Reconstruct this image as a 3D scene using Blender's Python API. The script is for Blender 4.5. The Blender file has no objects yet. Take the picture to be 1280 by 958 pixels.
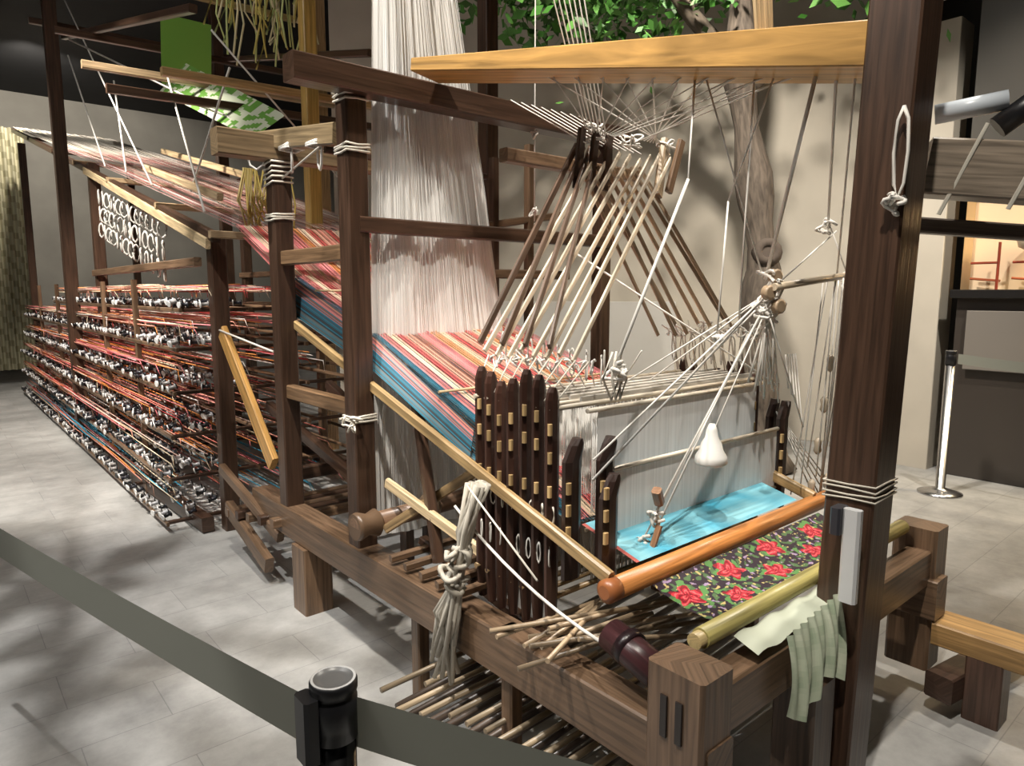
import bpy, math, random
from mathutils import Vector as V, Matrix, noise
random.seed(7)
rnd=random.random
def ru(a,b): return a+(b-a)*rnd()
sc=bpy.context.scene
sc.view_settings.view_transform='Standard'
sc.view_settings.exposure=.12
# ---------------------------------------------------------------- materials
def newmat(name):
    m=bpy.data.materials.new(name);m.use_nodes=True
    nt=m.node_tree;b=nt.nodes['Principled BSDF'];return m,nt,b
def attr_mat(name,rough=.5,grain=0.0,metal=0.0,spec=.5,gs=(3,60)):
    m,nt,b=newmat(name);N=nt.nodes;L=nt.links
    a=N.new('ShaderNodeAttribute');a.attribute_name='Col'
    b.inputs['Roughness'].default_value=rough;b.inputs['Metallic'].default_value=metal
    b.inputs['Specular IOR Level'].default_value=spec
    if grain>0:
        uv=N.new('ShaderNodeUVMap');uv.uv_map='UVMap'
        mp=N.new('ShaderNodeMapping');mp.inputs['Scale'].default_value=(gs[0],gs[1],1)
        nz=N.new('ShaderNodeTexNoise');nz.inputs['Scale'].default_value=1;nz.inputs['Detail'].default_value=4;nz.inputs['Distortion'].default_value=.6
        L.new(uv.outputs[0],mp.inputs[0]);L.new(mp.outputs[0],nz.inputs['Vector'])
        mr=N.new('ShaderNodeMapRange');mr.inputs['From Min'].default_value=.3;mr.inputs['From Max'].default_value=.7
        mr.inputs['To Min'].default_value=1-grain;mr.inputs['To Max'].default_value=1+grain*.8
        L.new(nz.outputs['Fac'],mr.inputs['Value'])
        mx=N.new('ShaderNodeVectorMath');mx.operation='SCALE'
        L.new(a.outputs['Color'],mx.inputs[0]);L.new(mr.outputs[0],mx.inputs['Scale'])
        L.new(mx.outputs[0],b.inputs['Base Color'])
        bp=N.new('ShaderNodeBump');bp.inputs['Strength'].default_value=.25;bp.inputs['Distance'].default_value=.004
        L.new(nz.outputs['Fac'],bp.inputs['Height']);L.new(bp.outputs[0],b.inputs['Normal'])
    else: L.new(a.outputs['Color'],b.inputs['Base Color'])
    return m
WOOD=attr_mat('timber',.34,.45)
THR=attr_mat('thread',.75,0)
SATIN=attr_mat('woven_cloth',.6,0,spec=.4)
METAL=attr_mat('steel',.25,0,metal=1)
PLAST=attr_mat('plastic',.35,0)
LEAF=attr_mat('leaf',.5,0)
def simple(name,col,rough=.8,scale=3,var=.15,bump=0.1,detail=6):
    m,nt,b=newmat(name);N=nt.nodes;L=nt.links
    tc=N.new('ShaderNodeTexCoord');nz=N.new('ShaderNodeTexNoise');nz.inputs['Scale'].default_value=scale;nz.inputs['Detail'].default_value=detail
    L.new(tc.outputs['Object'],nz.inputs['Vector'])
    cr=N.new('ShaderNodeValToRGB');cr.color_ramp.elements[0].position=.3;cr.color_ramp.elements[1].position=.7
    cr.color_ramp.elements[0].color=(*[c*(1-var) for c in col],1);cr.color_ramp.elements[1].color=(*[min(1,c*(1+var)) for c in col],1)
    L.new(nz.outputs['Fac'],cr.inputs[0]);L.new(cr.outputs[0],b.inputs['Base Color'])
    b.inputs['Roughness'].default_value=rough
    bp=N.new('ShaderNodeBump');bp.inputs['Strength'].default_value=bump;bp.inputs['Distance'].default_value=.01
    L.new(nz.outputs['Fac'],bp.inputs['Height']);L.new(bp.outputs[0],b.inputs['Normal'])
    return m
# ---------------------------------------------------------------- mesh builder
DK=(.066,.036,.023);MD=(.165,.102,.062);GOLD=(.55,.30,.09);ORG=(.60,.24,.07);BAM=(.62,.47,.28)
WHT=(.80,.77,.72);ROPE=(.74,.69,.60);BLK=(.012,.012,.014)
def mix(a,b,t): return tuple(x*(1-t)+y*t for x,y in zip(a,b))
class B:
    def __init__(s):
        s.v=[];s.f=[];s.c=[];s.uv=[];s.sm=[]
    def face(s,idx,col,uv=None,sm=False):
        s.f.append(idx);s.c.append(col);s.uv.append(uv or [(0,0)]*len(idx));s.sm.append(sm)
    def prism(s,pts,secs,col,caps=True,sm=False,jit=0.0):
        n=len(secs[0]);base=len(s.v);L=ru(0,50);L0=L
        if jit:
            k=1+ru(-jit,jit);col=tuple(max(0,c*k) for c in col)
        per=[0]
        for i in range(n): per.append(per[-1]+(secs[0][(i+1)%n]-secs[0][i]).length)
        ls=[L]
        for k,(p,se) in enumerate(zip(pts,secs)):
            if k: L+=(V(pts[k])-V(pts[k-1])).length;ls.append(L)
            for o in se: s.v.append(V(p)+o)
        for k in range(len(pts)-1):
            for i in range(n):
                j=(i+1)%n
                s.face((base+k*n+i,base+k*n+j,base+(k+1)*n+j,base+(k+1)*n+i),col,[(ls[k],per[i]),(ls[k],per[i+1]),(ls[k+1],per[i+1]),(ls[k+1],per[i])],sm)
        if caps:
            s.face(tuple(base+i for i in range(n))[::-1],col,[(L0,per[i]) for i in range(n)])
            e=base+(len(pts)-1)*n
            s.face(tuple(e+i for i in range(n)),col,[(L0,per[i]) for i in range(n)])
    def frame(s,d,up):
        d=V(d).normalized();up=V(up)
        if abs(d.dot(up.normalized()))>.98: up=V((1,0,0)) if abs(d.x)<.9 else V((0,1,0))
        r=d.cross(up).normalized();u=r.cross(d).normalized();return r,u
    def beam(s,p0,p1,w,h,col,ch=.006,up=(0,0,1),w1=None,h1=None,jit=.12):
        p0=V(p0);p1=V(p1);r,u=s.frame(p1-p0,up)
        def sec(w,h):
            a=w/2;b=h/2;c=min(ch,a*.5,b*.5)
            q=[(-a,-b+c),(-a+c,-b),(a-c,-b),(a,-b+c),(a,b-c),(a-c,b),(-a+c,b),(-a,b-c)]
            return [r*x+u*y for x,y in q][::-1]
        s.prism([p0,p1],[sec(w,h),sec(w1 or w,h1 or h)],col,jit=jit)
    def post(s,x,y,z0,z1,sx,col,sy=None,ch=.006,jit=.12):
        s.beam((x,y,z0),(x,y,z1),sx,sy or sx,col,ch,up=(0,1,0),jit=jit)
    def cyl(s,p0,p1,r,col,r1=None,n=12,jit=0,sm=True,caps=True):
        p0=V(p0);p1=V(p1);a,u=s.frame(p1-p0,(0,0,1));r1=r if r1 is None else r1
        mk=lambda R:[(a*math.cos(t)+u*math.sin(t))*R for t in [-2*math.pi*i/n for i in range(n)]]
        s.prism([p0,p1],[mk(r),mk(r1)],col,sm=sm,jit=jit,caps=caps)
    def tube(s,pts,r,col,n=5,jit=0,sm=True,rs=None):
        pts=[V(p) for p in pts];secs=[]
        for k,p in enumerate(pts):
            d=pts[min(k+1,len(pts)-1)]-pts[max(k-1,0)]
            a,u=s.frame(d,(.13,.05,1));R=rs[k] if rs else r
            secs.append([(a*math.cos(t)+u*math.sin(t))*R for t in [-2*math.pi*i/n for i in range(n)]])
        s.prism(pts,secs,col,sm=sm,jit=jit)
    def lathe(s,p,prof,col,axis=(0,0,1),n=16,cols=None):
        p=V(p);ax=V(axis).normalized();a,u=s.frame(ax,(0,0,1) if abs(ax.z)<.9 else (0,1,0))
        base=len(s.v)
        for (r,h) in prof:
            for i in range(n):
                t=-2*math.pi*i/n;s.v.append(p+ax*h+(a*math.cos(t)+u*math.sin(t))*r)
        for k in range(len(prof)-1):
            cc=cols[k] if cols else col
            for i in range(n):
                j=(i+1)%n;s.face((base+k*n+i,base+k*n+j,base+(k+1)*n+j,base+(k+1)*n+i),cc,None,True)
        s.face(tuple(base+i for i in range(n))[::-1],cols[0] if cols else col)
        e=base+(len(prof)-1)*n;s.face(tuple(e+i for i in range(n)),cols[-1] if cols else col)
    def rope(s,p0,p1,r,col=ROPE,sag=0,k=8,n=4,jit=.08):
        p0=V(p0);p1=V(p1)
        if sag==0: s.tube([p0,p1],r,col,n,jit=jit);return
        s.tube([p0.lerp(p1,i/k)-V((0,0,sag*4*(i/k)*(1-i/k))) for i in range(k+1)],r,col,n,jit=jit)
    def wrap(s,c,rx,ry,turns,h,r,col=ROPE):
        c=V(c);pts=[]
        for i in range(int(turns*8)+1):
            q=[(1,0),(1,1),(0,1),(-1,1),(-1,0),(-1,-1),(0,-1),(1,-1)][i%8]
            pts.append(c+V((q[0]*rx,q[1]*ry,h*i/(turns*8)+ru(-.004,.004))))
        s.tube(pts,r,col,5,jit=.05)
    def knot(s,c,size,r,col=ROPE,k=14):
        c=V(c);pts=[]
        for i in range(k): pts.append(c+V((ru(-1,1),ru(-1,1),ru(-1,1)))*size)
        out=[]
        for i in range(len(pts)-1):
            for q in range(3): out.append(pts[i].lerp(pts[i+1],q/3))
        out=[(out[max(i-1,0)]+out[i]+out[min(i+1,len(out)-1)])/3 for i in range(len(out))]
        s.tube(out,r,col,5,jit=.05)
    def loop(s,c,w,h,r,col=ROPE):
        c=V(c);a=ru(0,3.1);s.tube([c+V((math.cos(a)*w*math.sin(t),math.sin(a)*w*math.sin(t),-h/2+h/2*math.cos(t))) for t in [i*math.pi/4 for i in range(9)]],r,col,4,jit=.05)
    def quad(s,a,b,c,d,col,nu=1,nv=1,fn=None,cf=None):
        a,b,c,d=map(V,(a,b,c,d));base=len(s.v)
        for j in range(nv+1):
            for i in range(nu+1):
                u=i/nu;v=j/nv;p=a.lerp(b,u).lerp(d.lerp(c,u),v)
                if fn: p=p+V(fn(u,v))
                s.v.append(p)
        for j in range(nv):
            for i in range(nu):
                k=base+j*(nu+1)+i
                s.face((k,k+1,k+nu+2,k+nu+1),cf((i+.5)/nu,(j+.5)/nv) if cf else col,[(i/nu,j/nv)]*4,nu>1)
    def make(s,name,mat,parent=None):
        me=bpy.data.meshes.new(name);me.from_pydata([tuple(v) for v in s.v],[],s.f)
        ca=me.color_attributes.new('Col','FLOAT_COLOR','CORNER');uv=me.uv_layers.new(name='UVMap')
        cd=[];ud=[]
        for f,c,u in zip(s.f,s.c,s.uv):
            for q in u: cd.extend((c[0],c[1],c[2],1));ud.extend(q)
        ca.data.foreach_set('color',cd);uv.data.foreach_set('uv',ud)
        me.polygons.foreach_set('use_smooth',s.sm);me.materials.append(mat);me.update()
        ob=bpy.data.objects.new(name,me);sc.collection.objects.link(ob)
        if parent: ob.parent=parent
        return ob
def empty(name):
    e=bpy.data.objects.new(name,None);sc.collection.objects.link(e);return e
def slab(name,x0,x1,y0,y1,z0,z1,mat):
    b=B();b.beam((x0,(y0+y1)/2,(z0+z1)/2),(x1,(y0+y1)/2,(z0+z1)/2),y1-y0,z1-z0,(1,1,1),ch=.0001,jit=0);return b.make(name,mat)
# ================================================================= ROOM
m,nt,b=newmat('stone_tiles');N=nt.nodes;L=nt.links
tc=N.new('ShaderNodeTexCoord');br=N.new('ShaderNodeTexBrick');br.inputs['Scale'].default_value=1
br.inputs['Brick Width'].default_value=.6;br.inputs['Row Height'].default_value=.3;br.inputs['Mortar Size'].default_value=.002
br.inputs['Color1'].default_value=(.35,.345,.335,1);br.inputs['Color2'].default_value=(.39,.385,.375,1);br.inputs['Mortar'].default_value=(.26,.26,.255,1)
L.new(tc.outputs['Object'],br.inputs['Vector'])
nz=N.new('ShaderNodeTexNoise');nz.inputs['Scale'].default_value=2.3;nz.inputs['Detail'].default_value=9;nz.inputs['Roughness'].default_value=.72;L.new(tc.outputs['Object'],nz.inputs['Vector'])
mr=N.new('ShaderNodeMapRange');mr.inputs['From Min'].default_value=.3;mr.inputs['From Max'].default_value=.7;mr.inputs['To Min'].default_value=.65;mr.inputs['To Max'].default_value=1.25
L.new(nz.outputs['Fac'],mr.inputs[0]);sm=N.new('ShaderNodeVectorMath');sm.operation='SCALE';L.new(br.outputs['Color'],sm.inputs[0]);L.new(mr.outputs[0],sm.inputs['Scale']);L.new(sm.outputs[0],b.inputs['Base Color'])
b.inputs['Roughness'].default_value=.5
slab('floor',-6,12,-4,20,-.1,0,m)
CEIL=simple('black_ceiling_paint',(.012,.012,.014),.9)
slab('ceiling',-6,12,-4,20,5.6,5.7,CEIL)
WALLM=simple('plaster_beige',(.56,.51,.43),.9,2.5,.06,.15)
w=B();p0=V((7.7,2.9,0));p1=V((4.1,8.2,0));d=(p1-p0).normalized()
w.beam(p0+V((0,0,2.8)),p1+V((0,0,2.8)),.12,5.6,(1,1,1),jit=0);w.make('wall_back',WALLM)
w=B();nrm=V((-d.y,d.x,0))
if nrm.x>0: nrm=-nrm
for a,bb in ((2.2,4.3),(4.4,5.4)):
    q0=p0+d*a+nrm*.09;q1=p0+d*bb+nrm*.09;w.beam(q0+V((0,0,.75)),q1+V((0,0,.75)),.05,1.5,(1,1,1),jit=0)
w.make('trim_1',simple('plaster_white',(.62,.60,.56),.8,2,.04))
FARW=simple('grey_wall_paint',(.36,.34,.30),.9,1.2,.15)
DARKW=simple('dark_wall_paint',(.075,.07,.062),.9,2,.15)
slab('wall_far',-6,12,17.5,17.7,0,5.6,FARW)
slab('wall_left',-6.1,-5.9,-4,17.5,0,5.6,DARKW)
slab('wall_right',9.0,9.15,-4,17.5,0,5.6,DARKW)
slab('wall_near',-6,12,-4.1,-3.9,0,5.6,DARKW)
cu=B();cu.quad((.6,14.9,.25),(1.60,14.9,.25),(1.60,14.9,4.4),(.6,14.9,4.4),(.42,.40,.28),60,40,fn=lambda u,v:(0,math.sin(u*60)*.05,0),cf=lambda u,v:(.40,.37,.25) if (int(u*60)//4+int(v*40))%3 else (.26,.24,.15))
cu.make('hanging_curtain',SATIN)
# ================================================================= LOOM
loom=empty('brocade_drawloom')
F=B()
PX,PY=2.145,.86
def pp(z,dx=0,dy=0):
    o=-.035+.027*z;return (PX+.76*o+dx,PY-.649*o+dy,z)
for x in (1.40,2.92):
    F.beam((x,.85,.42),(x,3.85,.42),.11,.16,MD)
    F.post(x,3.2,0,.34,.15,MD);F.post(x,2.2,0,.45,.055,MD);F.post(x,1.64,0,.5,.055,MD)
F.post(1.39,.94,.30,.68,.135,(.17,.105,.065),sy=.17,ch=.01);F.post(1.40,.94,0,.30,.11,(.30,.17,.07))
F.post(2.95,.95,.12,.69,.13,MD,sy=.16,ch=.01)
for yy in (.92,.965): F.beam((1.3235,yy,.50),(1.3235,yy,.61),.014,.02,(.02,.014,.012),up=(0,1,0),ch=.001)
F.beam((1.46,.93,.54),(2.9,.93,.54),.09,.14,MD)
F.post(1.40,2.65,.45,2.50,.095,DK);F.post(1.40,3.42,.45,2.27,.095,DK)
F.post(2.92,2.65,.0,2.50,.08,DK);F.post(2.92,3.66,0,5.4,.1,DK)
for z in (1.77,1.10): F.beam((1.40,2.65,z),(1.40,3.42,z),.05,.07,(.20,.12,.065))
F.beam((1.12,2.60,2.44),(3.02,2.60,2.44),.10,.10,DK)
F.beam((1.4,2.62,1.88),(2.95,2.62,1.88),.05,.065,DK)
F.beam((1.4,2.9,2.22),(2.3,2.9,2.2),.02,.03,DK)
F.beam((1.10,3.42,2.30),(2.0,3.42,2.30),.10,.12,(.20,.14,.08))
F.beam((1.4,2.75,2.26),(1.4,4.2,2.44),.07,.09,(.22,.16,.09))
F.beam((1.4,3.55,.62),(2.9,3.55,.62),.06,.07,DK)
F.beam((2.0,2.4,2.2),(2.9,2.4,2.2),.06,.06,MD)
F.beam((2.3,2.9,1.7),(2.9,2.9,1.7),.05,.05,MD);F.beam((2.3,2.9,1.95),(2.9,2.9,2.05),.04,.04,MD)
F.post(2.35,2.9,.9,2.3,.045,DK);F.post(2.6,2.9,.9,2.4,.045,MD)
F.beam((1.68,2.52,2.515),(2.26,.93,2.315),.20,.05,(.46,.26,.08),ch=.004,h1=.13)
F.beam(pp(0),pp(5.5),.145,.145,DK,up=(0,1,0));F.post(PX-.22,PY+.04,0,.46,.13,(.085,.055,.038))
F.beam((PX+.08,PY-.02,2.72),(3.4,.1,2.62),.16,.12,DK);F.beam((PX+.08,PY,2.45),(3.3,.55,2.85),.07,.09,DK);F.beam((PX+.4,.9,2.9),(2.9,-.2,2.4),.10,.10,(.08,.05,.03))
F.beam((1.35,4.22,1.37),(1.35,3.52,.70),.035,.10,GOLD)
F.beam((1.6,4.2,.9),(1.6,3.0,.65),.05,.06,DK);F.beam((2.0,4.2,1.0),(2.0,3.0,.6),.05,.06,DK)
for i in range(5): F.beam((1.30,4.18-i*.18,.28+.03*i),(2.8,4.18-i*.18,.28+.03*i),.05,.05,DK if i%2 else MD)
F.beam((1.33,4.22,.30),(1.33,3.6,.12),.05,.09,MD);F.beam((1.30,4.22,.55),(1.36,3.5,.30),.04,.06,MD)
F.post(1.9,3.1,0,1.3,.06,DK);F.post(2.3,3.5,0,1.5,.06,DK)
for x in (1.44,2.66): F.beam((x,3.45,1.46),(x,1.25,.785),.025,.045,(.42,.28,.13))
F.beam((1.55,2.4,.55),(1.5,1.3,.40),.04,.04,DK)
F.beam((1.48,1.9,.66),(1.44,2.5,.80),.025,.045,BAM)
F.beam((1.50,2.35,1.15),(1.46,2.15,.55),.04,.05,DK);F.beam((1.6,2.1,.9),(1.4,2.45,.62),.03,.04,(.3,.2,.1))
for i in range(5): F.beam((1.36,2.35-i*.11,.53),(1.9,2.3-i*.11,.56),.03,.03,MD)
F.make('frame',WOOD,loom)
Rr=B()
Rr.cyl((1.43,1.24,.757),(2.88,1.25,.76),.033,ORG,n=18,jit=0);Rr.lathe((1.42,1.24,.757),[(.02,-.02),(.035,-.01),(.035,.03),(.03,.035)],(.4,.14,.05),axis=(1,0,0))
Rr.cyl((1.50,.985,.69),(2.85,.985,.69),.028,(.42,.36,.13),n=16);Rr.cyl((1.47,.985,.69),(1.60,.985,.69),.022,(.55,.42,.2),n=16)
Rr.cyl((1.41,1.22,.64),(1.40,1.04,.60),.047,(.05,.018,.02),n=20);Rr.cyl((1.412,1.17,.63),(1.41,1.14,.622),.052,(.02,.01,.012),n=20)
Rr.cyl((1.28,2.5,.64),(2.6,2.5,.68),.04,(.22,.13,.08),n=14)
Rr.lathe((1.28,2.5,.64),[(.055,0),(.06,.02),(.045,.06),(.06,.1),(.04,.12)],MD,axis=(1,0,0))
Rr.lathe((1.62,2.5,.65),[(.05,0),(.07,.03),(.05,.06)],(.3,.2,.12),axis=(1,0,0))
Rr.lathe((1.8,2.4,.7),[(.05,0),(.075,.02),(.075,.07),(.05,.09)],(.35,.26,.17),axis=(1,0,.2))
Rr.make('rollers',WOOD,loom)
T=B()
for i in range(13):
    y=1.18+i*.072;T.cyl((1.16+ru(-.04,.04),y,.10+ru(-.02,.03)),(2.5,y+ru(-.03,.03),.20),.015,(.085,.06,.045),n=8,jit=.3)
    T.cyl((1.20+ru(-.1,.1),y+.035,.17),(1.9,y+.03,.20),.011,(.30,.23,.15),n=7,jit=.45)
for i in range(12):
    T.cyl((1.28+ru(-.08,.1),1.55-ru(0,.3),.55+ru(-.06,.05)),(1.9+ru(-.2,.2),1.25+ru(-.2,.3),.58+ru(-.05,.05)),.008,(.38,.28,.18),n=7,jit=.4)
T.make('treadles',WOOD,loom)
# ---- warp
RED=(.60,.05,.05);PNK=(.76,.22,.24);SAL=(.80,.35,.25);CRM=(.78,.66,.46);BRN=(.25,.13,.09);TEAL=(.02,.17,.27);ORA=(.78,.28,.06);GRN=(.30,.33,.2);WH2=(.78,.73,.68)
SEQ=[PNK,CRM,RED,SAL,BRN,PNK,PNK,ORA,CRM,RED,SAL,SAL,RED,CRM,ORA,BRN,PNK,CRM,RED,SAL,PNK,PNK]
def band0(u): return mix(SEQ[int(u*21.99)],random.choice([PNK,CRM,SAL,RED]),ru(0,.4))
def band(u):
    if u<.035: return TEAL if rnd()>.3 else (.02,.08,.11)
    return band0((u-.035)/.965)
def blue(u): return random.choice([TEAL,TEAL,(.015,.04,.06),(.03,.23,.34),(.14,.17,.17),(.10,.07,.06)])
def sheet(bb,path,n,cf,fill=.75,jz=.004):
    for i in range(n):
        u=(i+.5)/n;c=cf(u);k=ru(.75,1.15);c=tuple(q*k for q in c);hw=fill*.5/n;dz=ru(-jz,jz);base=len(bb.v)
        for (y,z,x0,x1) in path:
            for s_ in (-hw,hw): bb.v.append(V((x0+(x1-x0)*(u+s_),y,z+dz)))
        for k2 in range(len(path)-1):
            q=base+k2*2;bb.face((q,q+1,q+3,q+2),c)
W=B()
sheet(W,[(1.52,.86,1.56,2.58),(1.93,1.12,1.50,2.50),(2.65,1.41,1.485,2.36),(3.5,1.69,1.48,2.4)],230,band,.8)
sheet(W,[(3.5,1.69,1.46,2.4),(4.24,2.0,1.46,2.5)],200,band0,.8)
sheet(W,[(2.65,1.36,1.48,2.36),(3.5,1.60,1.50,2.4),(4.24,1.93,1.50,2.5)],160,band0,.7)
sheet(W,[(1.52,.85,1.56,2.58),(1.93,1.00,1.47,2.50),(2.65,1.27,1.46,2.4),(3.5,1.50,1.46,2.4)],150,blue,.75)
for k in range(60):
    zz=k/60;W.tube([(1.465+.02*zz,1.95,1.0+.11*zz),(1.465+.02*zz,2.65,1.27+.14*zz),(1.465+.02*zz,3.5,1.50+.19*zz)],.0024,blue(0) if zz<.6 or rnd()<.35 else random.choice([PNK,BRN,SAL]),3)
for y,z in ((2.15,1.225),(3.2,1.61)): W.cyl((1.47,y,z),(2.45,y,z),.006,BAM,n=6)
W.make('warp_threads',THR,loom)
# ---- harness
Hn=B()
def hx(z,u):
    if z>=2.9: a0,a1=1.53,1.94
    elif z>=1.42: t=(2.9-z)/1.48;a0=1.53-.05*t;a1=1.94+.27*t**.9
    else: a0,a1=1.48,2.21
    return a0+(a1-a0)*u
zs=[5.4,3.6,2.9,2.5,2.1,1.75,1.42,.5]
nn=300;yy=2.67;base=len(Hn.v)
for z in zs:
    for i in range(nn+1):
        u=i/nn;Hn.v.append(V((hx(z,u),yy+.014*math.sin(u*17+z*.4)+.004*math.sin(u*83),z)))
for i in range(nn):
    c=ru(.72,.92)*(1-.05*math.sin(i*.11))
    for k in range(len(zs)-1):
        q=base+k*(nn+1)+i;Hn.face((q,q+nn+1,q+nn+2,q+1),(c,c*.985,c*.96),None,True)
for i in range(45):
    u=(i+ru(0,.9))/45
    Hn.tube([(hx(z,u)+ru(-.004,.004),2.645,z) for z in (5.3,2.9,2.1,1.42,.62)],.0016,(.90,.89,.87),3,jit=.1)
Hn.make('draw_cord_harness',THR,loom)
# ---- heddle shafts
S=B();C=B();K=B()
tag=(.50,.34,.16)
for i in range(7):
    y=1.90-i*.062;zt=1.36-ru(0,.07)
    for x in (1.475,2.66):
        zt2=zt if x<2 else zt-.05;x=x+ru(-.008,.008)
        S.prism([(x,y,.50),(x,y,.62),(x,y,zt2-.10),(x,y,zt2-.04),(x,y,zt2-.015),(x,y,zt2)],
          [[V((math.cos(t)*wx,math.sin(t)*.014,0)) for t in [-(k+.5)*math.pi/4 for k in range(8)]] for wx in (.016,.028,.029,.028,.020,.008)],(.060,.028,.02),jit=.25)
        for zz in (zt2-.13,zt2-.22,.98): 
            S.beam((x-.022,y-.013,zz-.018),(x-.022,y-.013,zz+.018),.014,.014,tag,jit=.3)
    S.cyl((1.45,y,1.24),(2.72,y,1.24),.009,(.55,.48,.38),n=6,jit=.15)
    S.cyl((1.45,y,.62),(2.72,y,.62),.010,(.3,.2,.1),n=6)
    for k in range(120):
        x=1.66+k/120*.98+ru(-.003,.003);C.tube([(x,y,1.24),(x,y+.004,.9),(x,y,.62)],.0024,(.80,.78,.74),3,jit=.12)
for y in (1.76,1.70,1.65,1.60,1.55): S.beam((1.62,y,1.25),(2.72,y,1.25),.008,.025,(.66,.62,.56))
for y,x0,x1,zt,zb in ((1.51,1.66,2.64,1.22,.82),(1.42,1.62,2.66,1.04,.79)):
    S.cyl((x0-.05,y,zt),(x1+.05,y,zt),.009,(.62,.55,.45),n=8);S.cyl((x0-.05,y,zb),(x1+.05,y,zb),.008,(.5,.4,.28),n=8)
    C.quad((x0,y,zb),(x1,y,zb),(x1,y,zt),(x0,y,zt),(.60,.59,.56),150,1,cf=lambda u,v:tuple([.78+.12*rnd()]*3))
for i,(y,x) in enumerate(((1.42,1.60),(1.36,1.55),(1.47,1.50),(1.42,2.70),(1.48,2.72))):
    zt=1.15 if i!=1 else 1.05
    S.prism([(x,y,.70),(x,y,zt-.07),(x+.02,y,zt-.02),(x+.025,y,zt)],
      [[V((math.cos(t)*wx,math.sin(t)*.02,0)) for t in [-(k+.5)*math.pi/4 for k in range(8)]] for wx in (.038,.038,.030,.012)],(.035,.02,.016))
    for zz in (1.0,.93,.86): S.beam((x-.03,y-.018,zz-.018),(x-.03,y-.018,zz+.018),.012,.018,tag)
S.make('heddle_shafts',WOOD,loom);C.make('heddle_cords',THR,loom)
# ---- lever sticks
LV=B()
for i in range(8):
    y=1.93-i*.05
    top=(2.18+.042*i,2.0-.02*i,2.17+ru(-.02,.02));bot=(1.52+.013*i,y,1.38+ru(-.02,.02))
    LV.beam(top,bot,.009,.020,(.72,.63,.50),ch=.002,jit=.12)
    if i%2==0: LV.beam((2.10+.02*i,2.05,2.2),(1.53+.01*i,y+.04,1.42),.012,.026,(.13,.08,.055),ch=.002)
    LV.beam((2.12+.03*i,2.05-.02*i,2.12),(2.56+ru(-.03,.06),1.95-i*.05,1.45+ru(-.05,.04)),.009,.016,(.50,.38,.26),ch=.002,jit=.4)
for q in ((2.10,2.02,2.26),(2.16,2.0,2.25),(2.22,1.98,2.24)): LV.beam(q,(q[0]-.03,q[1],2.02),.02,.04,DK)
LV.beam((2.46,1.88,2.24),(2.38,1.85,2.0),.03,.05,(.3,.22,.14));LV.beam((2.52,1.84,2.24),(2.44,1.84,2.02),.02,.04,MD)
for i in range(4): LV.beam((2.10+i*.025,1.25,2.39),(2.0+i*.05,1.3,3.2),.012,.02,BAM,ch=.002)
LV.make('lifting_levers',WOOD,loom)
# ---- strings
def plank(t,dz=0): return (1.72+.52*t,2.40-1.44*t,2.47-.19*t+dz)
for i in range(10):
    t=.28+.62*i/9
    K.rope(plank(t),(2.48-.02*i,1.88,2.22),.003,WHT)
    K.rope(plank(t+.02),(2.14+.012*i,2.0,2.24),.003,WHT)
for i in range(7): K.rope((2.12+.02*i,2.02,2.26),(1.9+i*.05,2.3,3.6),.003,WHT)
for i in range(8): K.rope((2.0+.06*i,2.35,2.42),(2.1+.05*i,2.0,2.2),.0025,WHT)
K.knot((2.14,2.0,2.25),.05,.004,WHT,16);K.knot((2.47,1.88,2.22),.05,.004,WHT,16);K.knot((2.30,1.93,2.22),.05,.004,WHT,16)
for i in range(9):
    y=1.92-i*.05
    K.rope((1.53+.012*i,y,1.38),(1.475,y,1.26),.003)
    K.knot((1.55+.013*i,y,1.36),.028,.0038,WHT,k=8);K.loop((1.60+.02*i,y,1.46-.01*i),.012,.10,.0035,WHT)
    K.rope((1.57+.04*i,y,1.40),(1.60+.05*i,1.7,1.26),.003,WHT)
    K.knot((2.6,y,1.44),.04,.0038,WHT,k=9);K.rope((2.6,y,1.45),(2.66,y,1.22),.003);K.rope((2.58,y,1.48),(2.64,y-.02,1.25),.003);K.loop((2.62,y,1.42),.015,.13,.0035,WHT)
    K.loop((1.455,y,.80),.008,.07,.003,WHT);K.loop((1.46,y-.01,.93),.01,.06,.003,ROPE)
for p,q,r in (((2.18,1.22,2.34),(2.2,1.4,1.92),.004),((2.2,1.4,1.92),(2.16,1.4,1.42),.004),((2.2,1.1,2.30),(2.44,1.38,1.65),.007),((2.22,1.05,2.30),(2.92,1.38,1.9),.005),
  ((2.92,1.38,1.9),(3.0,1.32,1.67),.004),((2.12,1.5,2.34),(1.96,1.4,1.97),.004),((1.96,1.4,1.97),(1.62,1.4,1.38),.007),((2.42,1.35,1.6),(1.52,1.4,1.03),.005),((2.42,1.35,1.58),(1.73,1.32,.90),.005),
  ((2.42,1.35,1.6),(1.50,1.38,1.10),.004),((2.45,1.35,1.6),(2.0,1.3,1.12),.003),((2.45,1.35,1.6),(2.25,1.6,1.25),.004),((1.95,1.9,1.75),(2.65,1.42,1.22),.004),((2.4,1.33,1.6),(2.66,1.42,1.15),.004),
  ((2.45,1.35,1.62),(3.0,1.38,1.86),.004),((2.4,1.35,1.55),(1.70,1.35,.80),.004),((2.3,1.36,1.45),(1.75,1.33,.84),.004),((2.24,1.0,2.29),(2.9,1.32,1.68),.0035),((2.1,1.45,2.35),(2.42,1.38,1.66),.004),
  ((2.17,1.3,2.34),(2.30,1.4,1.45),.0035),((2.42,1.35,1.6),(2.05,1.6,1.28),.003),((2.42,1.35,1.6),(1.9,1.6,1.28),.003)):
    K.rope(p,q,r,WHT)
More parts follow.
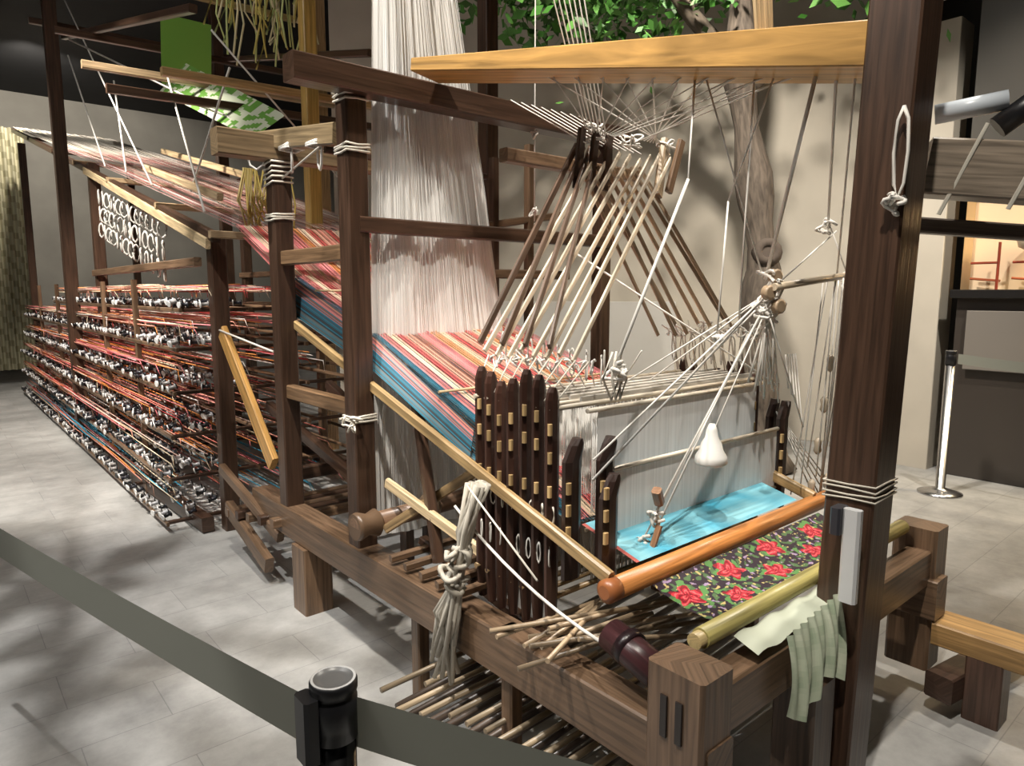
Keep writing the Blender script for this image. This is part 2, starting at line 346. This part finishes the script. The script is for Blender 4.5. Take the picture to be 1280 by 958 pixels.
for c,s_ in (((2.42,1.35,1.62),.07),((2.38,1.35,1.55),.05),((2.44,1.35,1.52),.06),((2.92,1.38,1.88),.04),((1.62,1.4,1.36),.035),((1.74,1.32,.88),.03),((2.99,1.3,1.66),.05),((1.70,1.34,.80),.03),((2.16,1.4,1.44),.02)): K.knot(c,s_,.006,WHT,18)
for dx in (-.02,0,.02): K.tube([(1.62+dx,1.4,1.42),(1.60+dx*2,1.4,1.34),(1.62+dx,1.4,1.27),(1.65+dx,1.4,1.33),(1.63,1.4,1.4)],.004,ROPE)
for i in range(14): K.rope((2.80+i*.02,1.3+ru(-.03,.05),1.66),(2.62+i*.04,1.3+ru(-.05,.05),.75+ru(-.05,.15)),.003,WHT)
for i in range(14): K.rope((2.42+ru(-.05,.05),1.35,1.58),(2.42+ru(-.10,.12),1.35+ru(-.03,.03),1.38-ru(0,.2)),.0045,WHT)
for i in range(5): K.rope((2.72,1.46,1.1),(2.8+.05*i,1.3,.72),.003,WHT)
for i in range(5): K.tube([(2.36,1.33,1.56),(2.52+.04*i,1.32,1.30-.06*i),(2.62+.03*i,1.36,1.22-.03*i),(2.66+.02*i,1.40,1.35)],.0035,WHT,4)
K.rope((2.35,2.58,3.2),(2.35,2.58,1.95),.004,WHT);K.knot((2.35,2.58,2.0),.03,.005,WHT);K.knot((2.35,2.58,2.36),.02,.005,WHT)
K.wrap(pp(.98),.077,.077,4,.06,.003);K.wrap((1.4,2.65,2.36),.052,.052,4,.08,.005);K.wrap((1.4,2.65,2.16),.052,.052,3,.04,.005)
K.wrap((1.4,3.42,2.12),.052,.052,5,.12,.005);K.wrap((1.4,2.65,1.05),.052,.052,3,.03,.005);K.knot((1.34,2.6,1.05),.05,.005)
K.knot(pp(1.85,-.09,-.06),.04,.006,WHT,20);K.loop(pp(2.10,-.10,-.06),.02,.24,.005,WHT);K.wrap((1.4,3.42,1.95),.052,.052,3,.04,.005)
K.rope((1.33,4.22,1.38),(1.35,3.46,1.30),.006);K.rope((1.4,2.65,2.3),(1.4,3.4,2.15),.006)
for q in ((1.4,2.95,2.3),(1.4,3.25,2.33),(1.4,3.7,2.4)): K.wrap((q[0],q[1],q[2]-.06),.04,.05,4,.02,.005,WHT);K.loop(q,.05,.16,.006,WHT)
for i in range(22):
    pts=[(1.34+ru(-.03,.03),1.74+ru(-.05,.03),.98),(1.33+ru(-.02,.02),1.80+ru(-.02,.02),.80),(1.32+ru(-.015,.015),1.82,.66),(1.30+ru(-.03,.03),1.86+ru(-.05,.06),.50),(1.30+ru(-.03,.03),1.9+ru(-.08,.06),.30+ru(-.06,.06))]
    K.tube(pts,.009,(.52,.48,.41),5,jit=.25)
K.knot((1.31,1.82,.72),.05,.010,(.5,.46,.39),20);K.knot((1.31,1.84,.62),.05,.010,(.5,.46,.39),20)
K.rope((1.30,1.75,.98),(1.2,1.3,.83),.004);K.rope((1.36,1.9,.86),(1.38,1.22,.62),.006,WHT,sag=.04)
K.make('cords',THR,loom)
P=B();P.cyl((2.36,1.3,1.62),(3.05,1.3,1.68),.014,(.55,.45,.33),n=10)
for p in ((2.36,1.32,1.60),(2.42,1.33,1.66),(2.40,1.30,1.55),(2.98,1.3,1.60)): P.lathe(p,[(.02,-.015),(.028,-.01),(.02,0),(.028,.01),(.02,.015)],(.45,.33,.22),axis=(.3,1,0),n=12)
for i in range(8): P.lathe((2.74+i*.035,1.3,.80+.17*(i%4)),[(.006,-.035),(.017,-.02),(.013,0),(.017,.02),(.006,.035)],(.66,.55,.42),n=8)
P.beam((1.72,1.31,.98),(1.75,1.32,.93),.03,.03,(.3,.16,.09));P.beam((1.74,1.31,.86),(1.70,1.31,.78),.02,.02,(.3,.16,.09))
P.make('pulleys',WOOD,loom)
Q=B();Q.lathe((2.0,1.3,1.02),[(.050,0),(.056,.008),(.053,.03),(.040,.05),(.034,.075),(.022,.095),(.018,.12),(.010,.14)],(.85,.84,.81),n=20);Q.make('cone_weight',PLAST,loom)
# ---- cloth
Cl=B()
Cl.quad((1.58,1.27,.79),(2.56,1.27,.79),(2.56,1.50,.85),(1.58,1.50,.85),TEAL,120,14,cf=lambda u,v:mix((.06,.36,.52),(.26,.56,.64),.5+.8*noise.noise(V((u*9,v*3,0)))) if u>.02 else (.5,.12,.1))
flowers=[(.06,.60,.085),(.20,.22,.075),(.30,.70,.085),(.44,.30,.08),(.56,.76,.085),(.69,.32,.08),(.83,.70,.08),(.95,.30,.08)]
def floral(u,v):
    x=u*.95;y=v*.24;c=(.030,.018,.028)
    n=noise.noise(V((x*45,y*45,0)));n2=noise.noise(V((x*70,y*70,5)))
    if n>.18: c=(.08,.15,.06)
    if n2>.40: c=(.50,.40,.16)
    if noise.noise(V((x*55,y*55,15)))>.45: c=(.35,.25,.4)
    for fx,fy,fr in flowers:
        dx=x-fx*.95;dy=y-fy*.24;r=math.hypot(dx,dy);an=math.atan2(dy,dx)
        R=fr*.54*(1+.22*math.cos(5*an+fx*9)+.1*math.sin(9*an))
        if r<R*1.5 and noise.noise(V((x*30,y*30,9)))>.05 and r>R: c=(.10,.24,.07)
        if r<R:
            k=math.sin(r/R*9+3*math.cos(3*an));c=(.58,.03,.05) if k>-.3 else (.24,.01,.02)
            if k>.85: c=(.68,.15,.15)
    return c
Cl.quad((1.58,1.0,.705),(2.62,1.0,.705),(2.62,1.21,.74),(1.58,1.21,.74),BLK,300,80,cf=floral,fn=lambda u,v:(0,0,-.01*math.sin(v*math.pi)))
Cl.quad((1.62,.96,.665),(2.1,.96,.665),(2.1,.885,.64),(1.62,.885,.64),(.60,.64,.52),20,6,fn=lambda u,v:(0,0,.006*math.sin(u*20)))
Cl.quad((1.74,.865,.66),(2.06,.875,.69),(2.02,.84,.46),(1.72,.835,.44),(.42,.50,.33),60,16,fn=lambda u,v:(0,.012*math.sin(u*22+v)*v+.006*math.sin(u*47+2)-.015*math.sin(v*3),-.03*math.sin(u*7)*v),cf=lambda u,v:mix((.42,.50,.36),(.62,.67,.52),.5+noise.noise(V((u*9,v*6,2)))))
Cl.make('woven_brocade',SATIN,loom)
bx=B();bx.beam((PX-.15,PY-.04,.70),(PX-.15,PY-.04,.98),.03,.05,(.75,.76,.78),up=(0,1,0),ch=.012);bx.beam((PX-.15,PY,.90),(PX-.15,PY,.98),.06,.03,(.04,.04,.05),up=(0,1,0));bx.make('pick_counter',PLAST,loom)
# ================================================================= CREEL
creel=empty('bobbin_creel');E=B();BB=B();TT=B()
for x in (1.40,2.9):
    E.post(x+.09,4.70,0,1.97,.10,DK);E.post(x-.15 if x<2 else x,8.75,0,5.4,.12,DK);E.post(x+.05,8.25,0,2.9,.10,DK);E.post(x,13.4,0,3.9,.10,DK)
    E.beam((x-.06,4.7,.06),(x-.2,8.75,.06),.08,.1,DK);E.beam((x-.2,8.75,.06),(x-.1,13.4,.06),.08,.1,DK)
    E.beam((x,4.8,1.80),(x,8.3,1.80),.05,.06,MD)
for y in (6.0,7.2,10.0,11.6): E.post(1.27,y,0,1.7,.04,MD)
tiers=[.14,.43,.72,1.01,1.30,1.56]
CL=[RED,ORA,SAL,PNK,CRM,WH2,BRN,(.62,.16,.12),ORA,PNK,SAL,CRM,SAL,(.72,.5,.42)]
for ti,z in enumerate(tiers):
    xo=1.30-.16*(5-ti)/5;yend=13.4 if ti<5 else 10.4
    for yy in [4.9+k*1.2 for k in range(8)]:
        if yy<yend: E.beam((xo,yy,z-.075),(2.92,yy,z-.075),.03,.025,DK)
    for x in (xo-.01,1.75,2.15,2.55,2.92): E.beam((x,4.85,z-.075),(x,yend,z-.075),.02,.028,(.16,.10,.06))
    y=4.9
    while y<yend:
        for xi,x in enumerate((xo+.01,xo+.18,xo+.36)):
            yy=y+ru(-.02,.02);xx=x+ru(-.03,.03);c=random.choice([BLK,(.03,.03,.04),(.5,.5,.52),(.35,.33,.32)])
            k=1.15;dz=ru(-.012,.012)
            BB.lathe((xx-.035,yy,z-.035+dz),[(.020*k,0),(.020*k,.008),(.011*k,.012),(.011*k,.05),(.020*k,.054),(.020*k,.062)],c,axis=(1,ru(-.5,.3),ru(0,.4)),n=6,cols=[(.85,.84,.82) if rnd()>.35 else BLK,c,c,c,BLK,(.6,.6,.6)])
        y+=.09
    for j in range(230 if ti<5 else 140):
        x=xo-.01+ru(0,1.0)**1.4*1.3;y0=ru(4.7,yend-1.2);y1=min(yend,y0+ru(1.5,4));c=random.choice(CL)
        if ti==0 and rnd()<.3: c=(.04,.3,.45)
        zz=z+.045+ru(0,.055)
        n=max(2,int((y1-y0)/.6))
        TT.tube([(x+ru(-.008,.008),y0+(y1-y0)*q/n,zz+ru(-.005,.005)) for q in range(n+1)],.0048,c,3,jit=.25)
        if j%2==0: TT.tube([(x,y0,zz),(x+ru(-.02,.02),y0-.06,z)],.0025,c,3)
sheet(TT,[(4.26,2.0,1.46,2.6),(7,2.64,1.45,2.7),(10.2,3.36,1.45,2.8)],230,lambda u:mix(random.choice([PNK,SAL,CRM,WH2,BRN,RED,WH2,PNK]),WH2,.15),.75,.02)
sheet(TT,[(9.8,3.27,1.45,2.8),(14.3,4.3,1.4,2.9)],150,lambda u:mix(random.choice([CRM,WH2]),WH2,.5),.85,.02)
for x in (1.40,2.88):
    E.beam((x,4.4,1.93),(x,10.2,3.29),.05,.06,DK);E.beam((x,10.2,3.3),(x,14.3,4.25),.05,.07,DK)
for y in (4.4,5.6,7.2,8.8,10.2,12.3): E.beam((1.36,y,1.95+(y-4.4)*.234),(2.95,y,1.95+(y-4.4)*.234),.05,.045,(.35,.25,.15) if y<9 else DK)
E.beam((1.38,8.3,2.83),(1.38,4.5,1.90),.03,.07,(.55,.42,.25))
E.beam((1.5,6.4,2.62),(1.5,4.6,2.2),.04,.05,(.45,.33,.2));E.beam((1.9,7.4,2.95),(1.9,5.0,2.4),.04,.05,(.5,.38,.22))
E.make('rack',WOOD,creel);BB.make('bobbins',PLAST,creel)
for k in range(14):
    for r_ in range(3): TT.loop((1.42,7.9-k*.17,2.60-k*.035-r_*.16),.03,.14,.009,(.6,.58,.54))
for p,q in (((1.4,7.4,2.75),(1.3,8.2,3.9)),((1.4,6.6,2.6),(1.5,7.3,3.5)),((1.4,4.6,2.1),(1.6,6.0,3.3)),((2.6,5.0,2.4),(1.5,4.6,3.2)),((1.5,5.2,2.3),(1.6,4.6,3.0)),((1.4,5.8,2.4),(1.35,8.6,4.6)),((1.4,8.7,4.2),(2.0,5.0,2.7))): TT.rope(p,q,.008,WHT)
TT.make('bobbin_threads',THR,creel)
X=B()
X.post(2.08,4.5,1.6,5.4,.09,(.42,.27,.08));X.beam((1.2,4.6,2.9),(3.2,4.6,2.95),.05,.05,(.4,.26,.12))
for y,z,c in ((5.6,3.0,DK),(6.4,3.35,(.35,.25,.15)),(7.5,3.9,DK),(7.2,4.35,(.4,.3,.12)),(9,4.4,DK)): X.beam((1.1,y,z),(3.2,y,z+.05),.05,.06,c)
for x in (1.4,2.6): X.beam((x,4.6,3.3),(x,9,4.3),.05,.05,DK)
X.post(3.1,6.5,0,5.4,.12,(.3,.19,.1));X.post(2.6,5.6,0,3.0,.06,MD)
X.make('upper_frame',WOOD,creel)
Y=B()
def gw(u,v): return mix((.18,.42,.07),(.75,.80,.62),1 if noise.noise(V((u*22,v*5,0)))>-.05 else 0)
Y.quad((1.9,7.3,3.55),(2.35,7.3,3.55),(2.35,7.2,4.15),(1.9,7.2,4.15),GRN,10,10,cf=lambda u,v:(.18,.38,.06))
Y.quad((1.85,7.2,3.45),(1.85,4.95,2.66),(2.1,4.95,2.86),(2.1,7.2,3.75),GRN,60,20,cf=gw)
for i in range(60):
    x=2.0+ru(-.05,.6);y=5.5+ru(-.2,.5);z=3.75+ru(-.1,.3)
    Y.tube([(x,y,z+.3),(x+ru(-.05,.05),y,z),(x+ru(-.1,.1),y,z-ru(.1,.35))],.008,random.choice([(.6,.5,.15),(.55,.6,.25),(.7,.62,.4)]),4)
for i in range(40):
    x=1.55+ru(0,.3);y=4.32;z=2.15
    Y.tube([(x,y,z+.2),(x+ru(-.05,.05),y,z),(x+ru(-.05,.05),y-.05,z-ru(.05,.2))],.006,random.choice([(.6,.45,.12),(.65,.5,.2)]),4)
Y.make('pattern_cloth',SATIN,creel)
# ================================================================= TREE
tree=empty('artificial_tree');t=B()
tp=[(5.75,3.15,0),(5.72,3.2,.5),(5.6,3.25,1.1),(5.62,3.2,1.8),(5.55,3.3,2.6),(5.45,3.4,3.4),(5.4,3.4,4.2),(5.3,3.5,5.3)]
tt=[V(tp[min(int(i/4),6)]).lerp(V(tp[min(int(i/4)+1,7)]),(i%4)/4) for i in range(29)]
t.tube(tt,.2,(.15,.12,.095),14,rs=[.26 if i==0 else .165+.03*math.sin(i*1.3)-.002*i for i in range(29)])
t.tube([(5.55,3.3,3.3),(5.2,3.7,3.9),(4.6,3.9,4.4),(4.0,4.2,4.7)],.07,(.15,.12,.09),8,rs=[.09,.07,.05,.03])
t.lathe((5.51,3.10,1.95),[(.13,-.08),(.11,.0),(.06,.01),(.05,-.01)],(.13,.10,.08),axis=(-.75,-.6,.1),n=14)
BARK=attr_mat('bark',.9,.5,gs=(6,14));t.make('trunk',BARK,tree)
lf=B()
def leaves(bb,c,ext,n,s=.07,cols=((.06,.20,.03),(.12,.32,.06),(.04,.12,.02)),xmin=-99):
    for _ in range(n):
        p=V(c)+V((random.gauss(0,ext[0]),random.gauss(0,ext[1]),random.gauss(0,ext[2])))
        if p.x<xmin or p.z>5.45: continue
        d=V((ru(-1,1),ru(-1,1),ru(-1,.3))).normalized();a=d.cross(V((ru(-1,1),ru(-1,1),ru(-1,1)))).normalized();L_=s*ru(.7,1.3)
        k=len(bb.v);bb.v+=[p,p+d*L_*.5+a*L_*.28,p+d*L_*1.1,p+d*L_*.5-a*L_*.28];bb.face((k,k+1,k+2,k+3),random.choice(cols))
leaves(lf,(4.3,4.5,4.25),(.6,.4,.25),1500,.11,xmin=3.5);leaves(lf,(5.0,3.9,4.2),(.35,.35,.22),500,.11,xmin=3.5)
leaves(lf,(5.9,2.6,4.4),(.35,.25,.3),350,.13,xmin=3.5)
lf.make('foliage',LEAF,tree)
hb=empty('gobo_branch');hf=B();leaves(hf,(-.3,3.0,3.9),(.6,1.2,.10),200,.20);hf.make('gobo_leaves',LEAF,hb)  # unseen branch added above the aisle so the spot falls dappled on the floor
hk=B();hk.tube([(-1.2,1.4,4.1),(-.6,3.0,4.0),(-.3,4.9,4.1)],.02,(.15,.1,.07),6);hk.make('gobo_twig',BARK,hb)
# ================================================================= BENCH
be=B();be.beam((2.95,.86,.29),(2.95,.3,.29),.16,.09,(.42,.25,.10));be.post(2.93,.68,0,.25,.12,(.09,.05,.035));be.post(2.93,.4,0,.25,.12,(.09,.05,.035));be.beam((2.8,.80,.12),(3.4,.7,.12),.1,.1,(.06,.035,.025))
be.make('weaver_bench',WOOD)
# ================================================================= BRACKET
fx=empty('clip_light_bracket');g=B()
g.beam((2.45,.86,1.99),(2.75,.25,1.90),.12,.17,(.22,.18,.14),up=(0,0,1));g.beam((2.5,.8,1.99),(3.0,.75,1.97),.05,.08,(.12,.09,.07));g.beam((2.5,.9,1.82),(3.0,.5,1.78),.05,.05,(.14,.11,.09))
for yy in (.80,.62,.46): g.beam((2.42,yy,1.84),(2.46,yy-.10,2.10),.008,.012,(.55,.52,.45))
g.make('bracket',WOOD,fx)
g=B();g.cyl((2.5,.86,2.16),(2.56,.68,2.18),.03,(.55,.6,.66),n=14);g.cyl((2.55,.70,2.10),(2.60,.58,2.20),.035,BLK,n=14);g.cyl((2.6,.6,2.2),(2.62,.3,2.3),.008,BLK,n=6);g.make('lamp_heads',PLAST,fx)
# ================================================================= STANCHIONS
def stanchion(name,x,y,h,r,belt,chrome=False,w_=.078):
    e=empty(name);s=B();col=(.55,.55,.56) if chrome else (.10,.10,.105)
    s.lathe((x,y,0),[(.16,0),(.16,.012),(.10,.03),(r,.05),(r,h-.10)],col,n=28);s.make('pole',METAL,e)
    s=B();s.lathe((x,y,h-.11),[(r*1.12,0),(r*1.12,.075),(r*1.02,.08),(r*1.02,.085),(r*1.15,.09),(r*1.15,.104),(r*1.08,.110),(r*.95,.110),(r*.9,.106),(r*.5,.106)],BLK,n=32,cols=[BLK]*6+[(.45,.45,.45)]+[(.10,.10,.10)]*3)
    s.make('head',PLAST,e)
    s=B()
    for (a,bb,sg) in belt:
        a=V(a);bb=V(bb);n=20;k=len(s.v)
        for i in range(n+1):
            p=a.lerp(bb,i/n)-V((0,0,sg*4*(i/n)*(1-i/n)));s.v+=[p,p+V((0,0,w_))]
        for i in range(n): s.face((k+2*i,k+2*i+2,k+2*i+3,k+2*i+1),(.25,.255,.215),None,True)
    s.make('belt',SATIN,e);return e
st=stanchion('barrier_stanchion',.503,1.08,.92,.037,[((.47,1.10,.785),(-.02,3.15,.81),.012),((.53,1.06,.785),(.95,.25,.76),.0)],w_=.098)
s=B();s.beam((.455,1.085,.78),(.455,1.085,.90),.03,.05,BLK,up=(0,1,0));s.make('belt_clip',PLAST,st)
stanchion('barrier_stanchion',6.1,1.85,1.15,.035,[((6.1,1.80,1.05),(5.9,-.5,.98),.03)],True)
# ================================================================= SHOWCASE
sh=empty('display_showcase');s=B()
s.beam((7.2,-1.5,.78),(7.2,2.05,.78),.8,1.56,(.055,.045,.038));s.beam((7.15,-1.5,1.59),(7.15,2.08,1.59),.9,.07,(.012,.011,.011));s.beam((7.2,-1.5,4.0),(7.2,2.05,4.0),.8,2.6,(.10,.09,.075));s.beam((6.75,-1.5,1.2),(6.75,1.95,1.2),.04,.5,(.20,.18,.16));s.make('cabinet',PLAST,sh)
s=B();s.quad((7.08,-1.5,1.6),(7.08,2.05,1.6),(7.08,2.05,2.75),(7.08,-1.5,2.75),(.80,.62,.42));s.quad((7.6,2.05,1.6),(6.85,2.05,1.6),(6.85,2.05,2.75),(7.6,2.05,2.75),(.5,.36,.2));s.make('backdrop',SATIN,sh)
s=B()
for i in range(9):
    yy=-.6+i*.3;s.post(6.9,yy,1.62,1.92+.05*(i%3),.02,(.35,.06,.03));s.beam((6.9,yy,1.85),(6.9,yy+.2,1.85),.02,.02,(.35,.06,.03));s.beam((6.95,yy,1.7),(6.95,yy+.2,1.72),.1,.02,(.4,.1,.04))
s.lathe((6.9,1.55,1.92),[(.03,0),(.12,.05),(.14,.12),(.08,.2)],(.7,.6,.45));s.make('model_looms',WOOD,sh)
s=B();s.post(7.0,2.45,0,3.9,.32,(.42,.39,.35),sy=.5);s.make('wall_column',WALLM)
# ================================================================= LIGHTS
def spot(name,loc,tgt,e,size=60,col=(1,.93,.82),r=.06,blend=.6):
    l=bpy.data.lights.new(name,'SPOT');l.energy=e;l.spot_size=math.radians(size);l.spot_blend=blend;l.color=col;l.shadow_soft_size=r
    o=bpy.data.objects.new(name,l);o.location=loc;o.rotation_euler=(V(tgt)-V(loc)).to_track_quat('-Z','Y').to_euler();sc.collection.objects.link(o);return o
def area(name,loc,tgt,e,size,col=(1,1,1)):
    l=bpy.data.lights.new(name,'AREA');l.energy=e;l.size=size;l.color=col
    o=bpy.data.objects.new(name,l);o.location=loc;o.rotation_euler=(V(tgt)-V(loc)).to_track_quat('-Z','Y').to_euler();sc.collection.objects.link(o);return o
spot('spotlight',(-.9,3.0,5.4),(.1,3.4,0),760,75,(1,.98,.94),.03)
spot('spotlight',(.3,.3,5.2),(1.9,1.4,.8),600,50)
spot('spotlight',(.2,1.6,5.3),(2.0,2.6,1.6),640,50)
spot('spotlight',(-.6,5.5,4.6),(1.8,7.0,.9),1350,65)  # added spot that brightens the creel from the aisle side, not a room fixture
spot('spotlight',(3.6,1.0,5.3),(2.2,1.6,.8),480,50)
spot('spotlight',(3.2,2.4,5.4),(6.0,4.2,1.2),950,75,(1,.92,.80),.12)
spot('spotlight',(.2,9.5,5.3),(2,10.5,2),1100,80)
spot('spotlight',(1.5,13.5,5.4),(2.5,17.5,2.8),480,110)  # extra spot added to brighten the far wall
spot('spotlight',(4.6,.4,5.3),(6.4,1.6,1.0),520,70)
area('showcase_lamp',(6.75,.6,2.62),(7.0,.6,1.6),55,.4,(1,.8,.5))
w=bpy.data.worlds.new('World');sc.world=w;w.use_nodes=True;w.node_tree.nodes['Background'].inputs[0].default_value=(1,.96,.90,1);w.node_tree.nodes['Background'].inputs[1].default_value=.3
area('soft_fill',(-1,4,5.5),(.5,4.5,0),240,5,(1,.95,.88))  # added broad fill light, no fixture in the room
# ================================================================= CAMERA
c=bpy.data.cameras.new('cam');c.sensor_width=36;c.lens=24.19;o=bpy.data.objects.new('cam',c);o.location=(0,0,1.6)
o.rotation_euler=(math.radians(90)-math.atan(113/860),0,math.radians(-40.5));sc.collection.objects.link(o);sc.camera=o
c.clip_start=.05
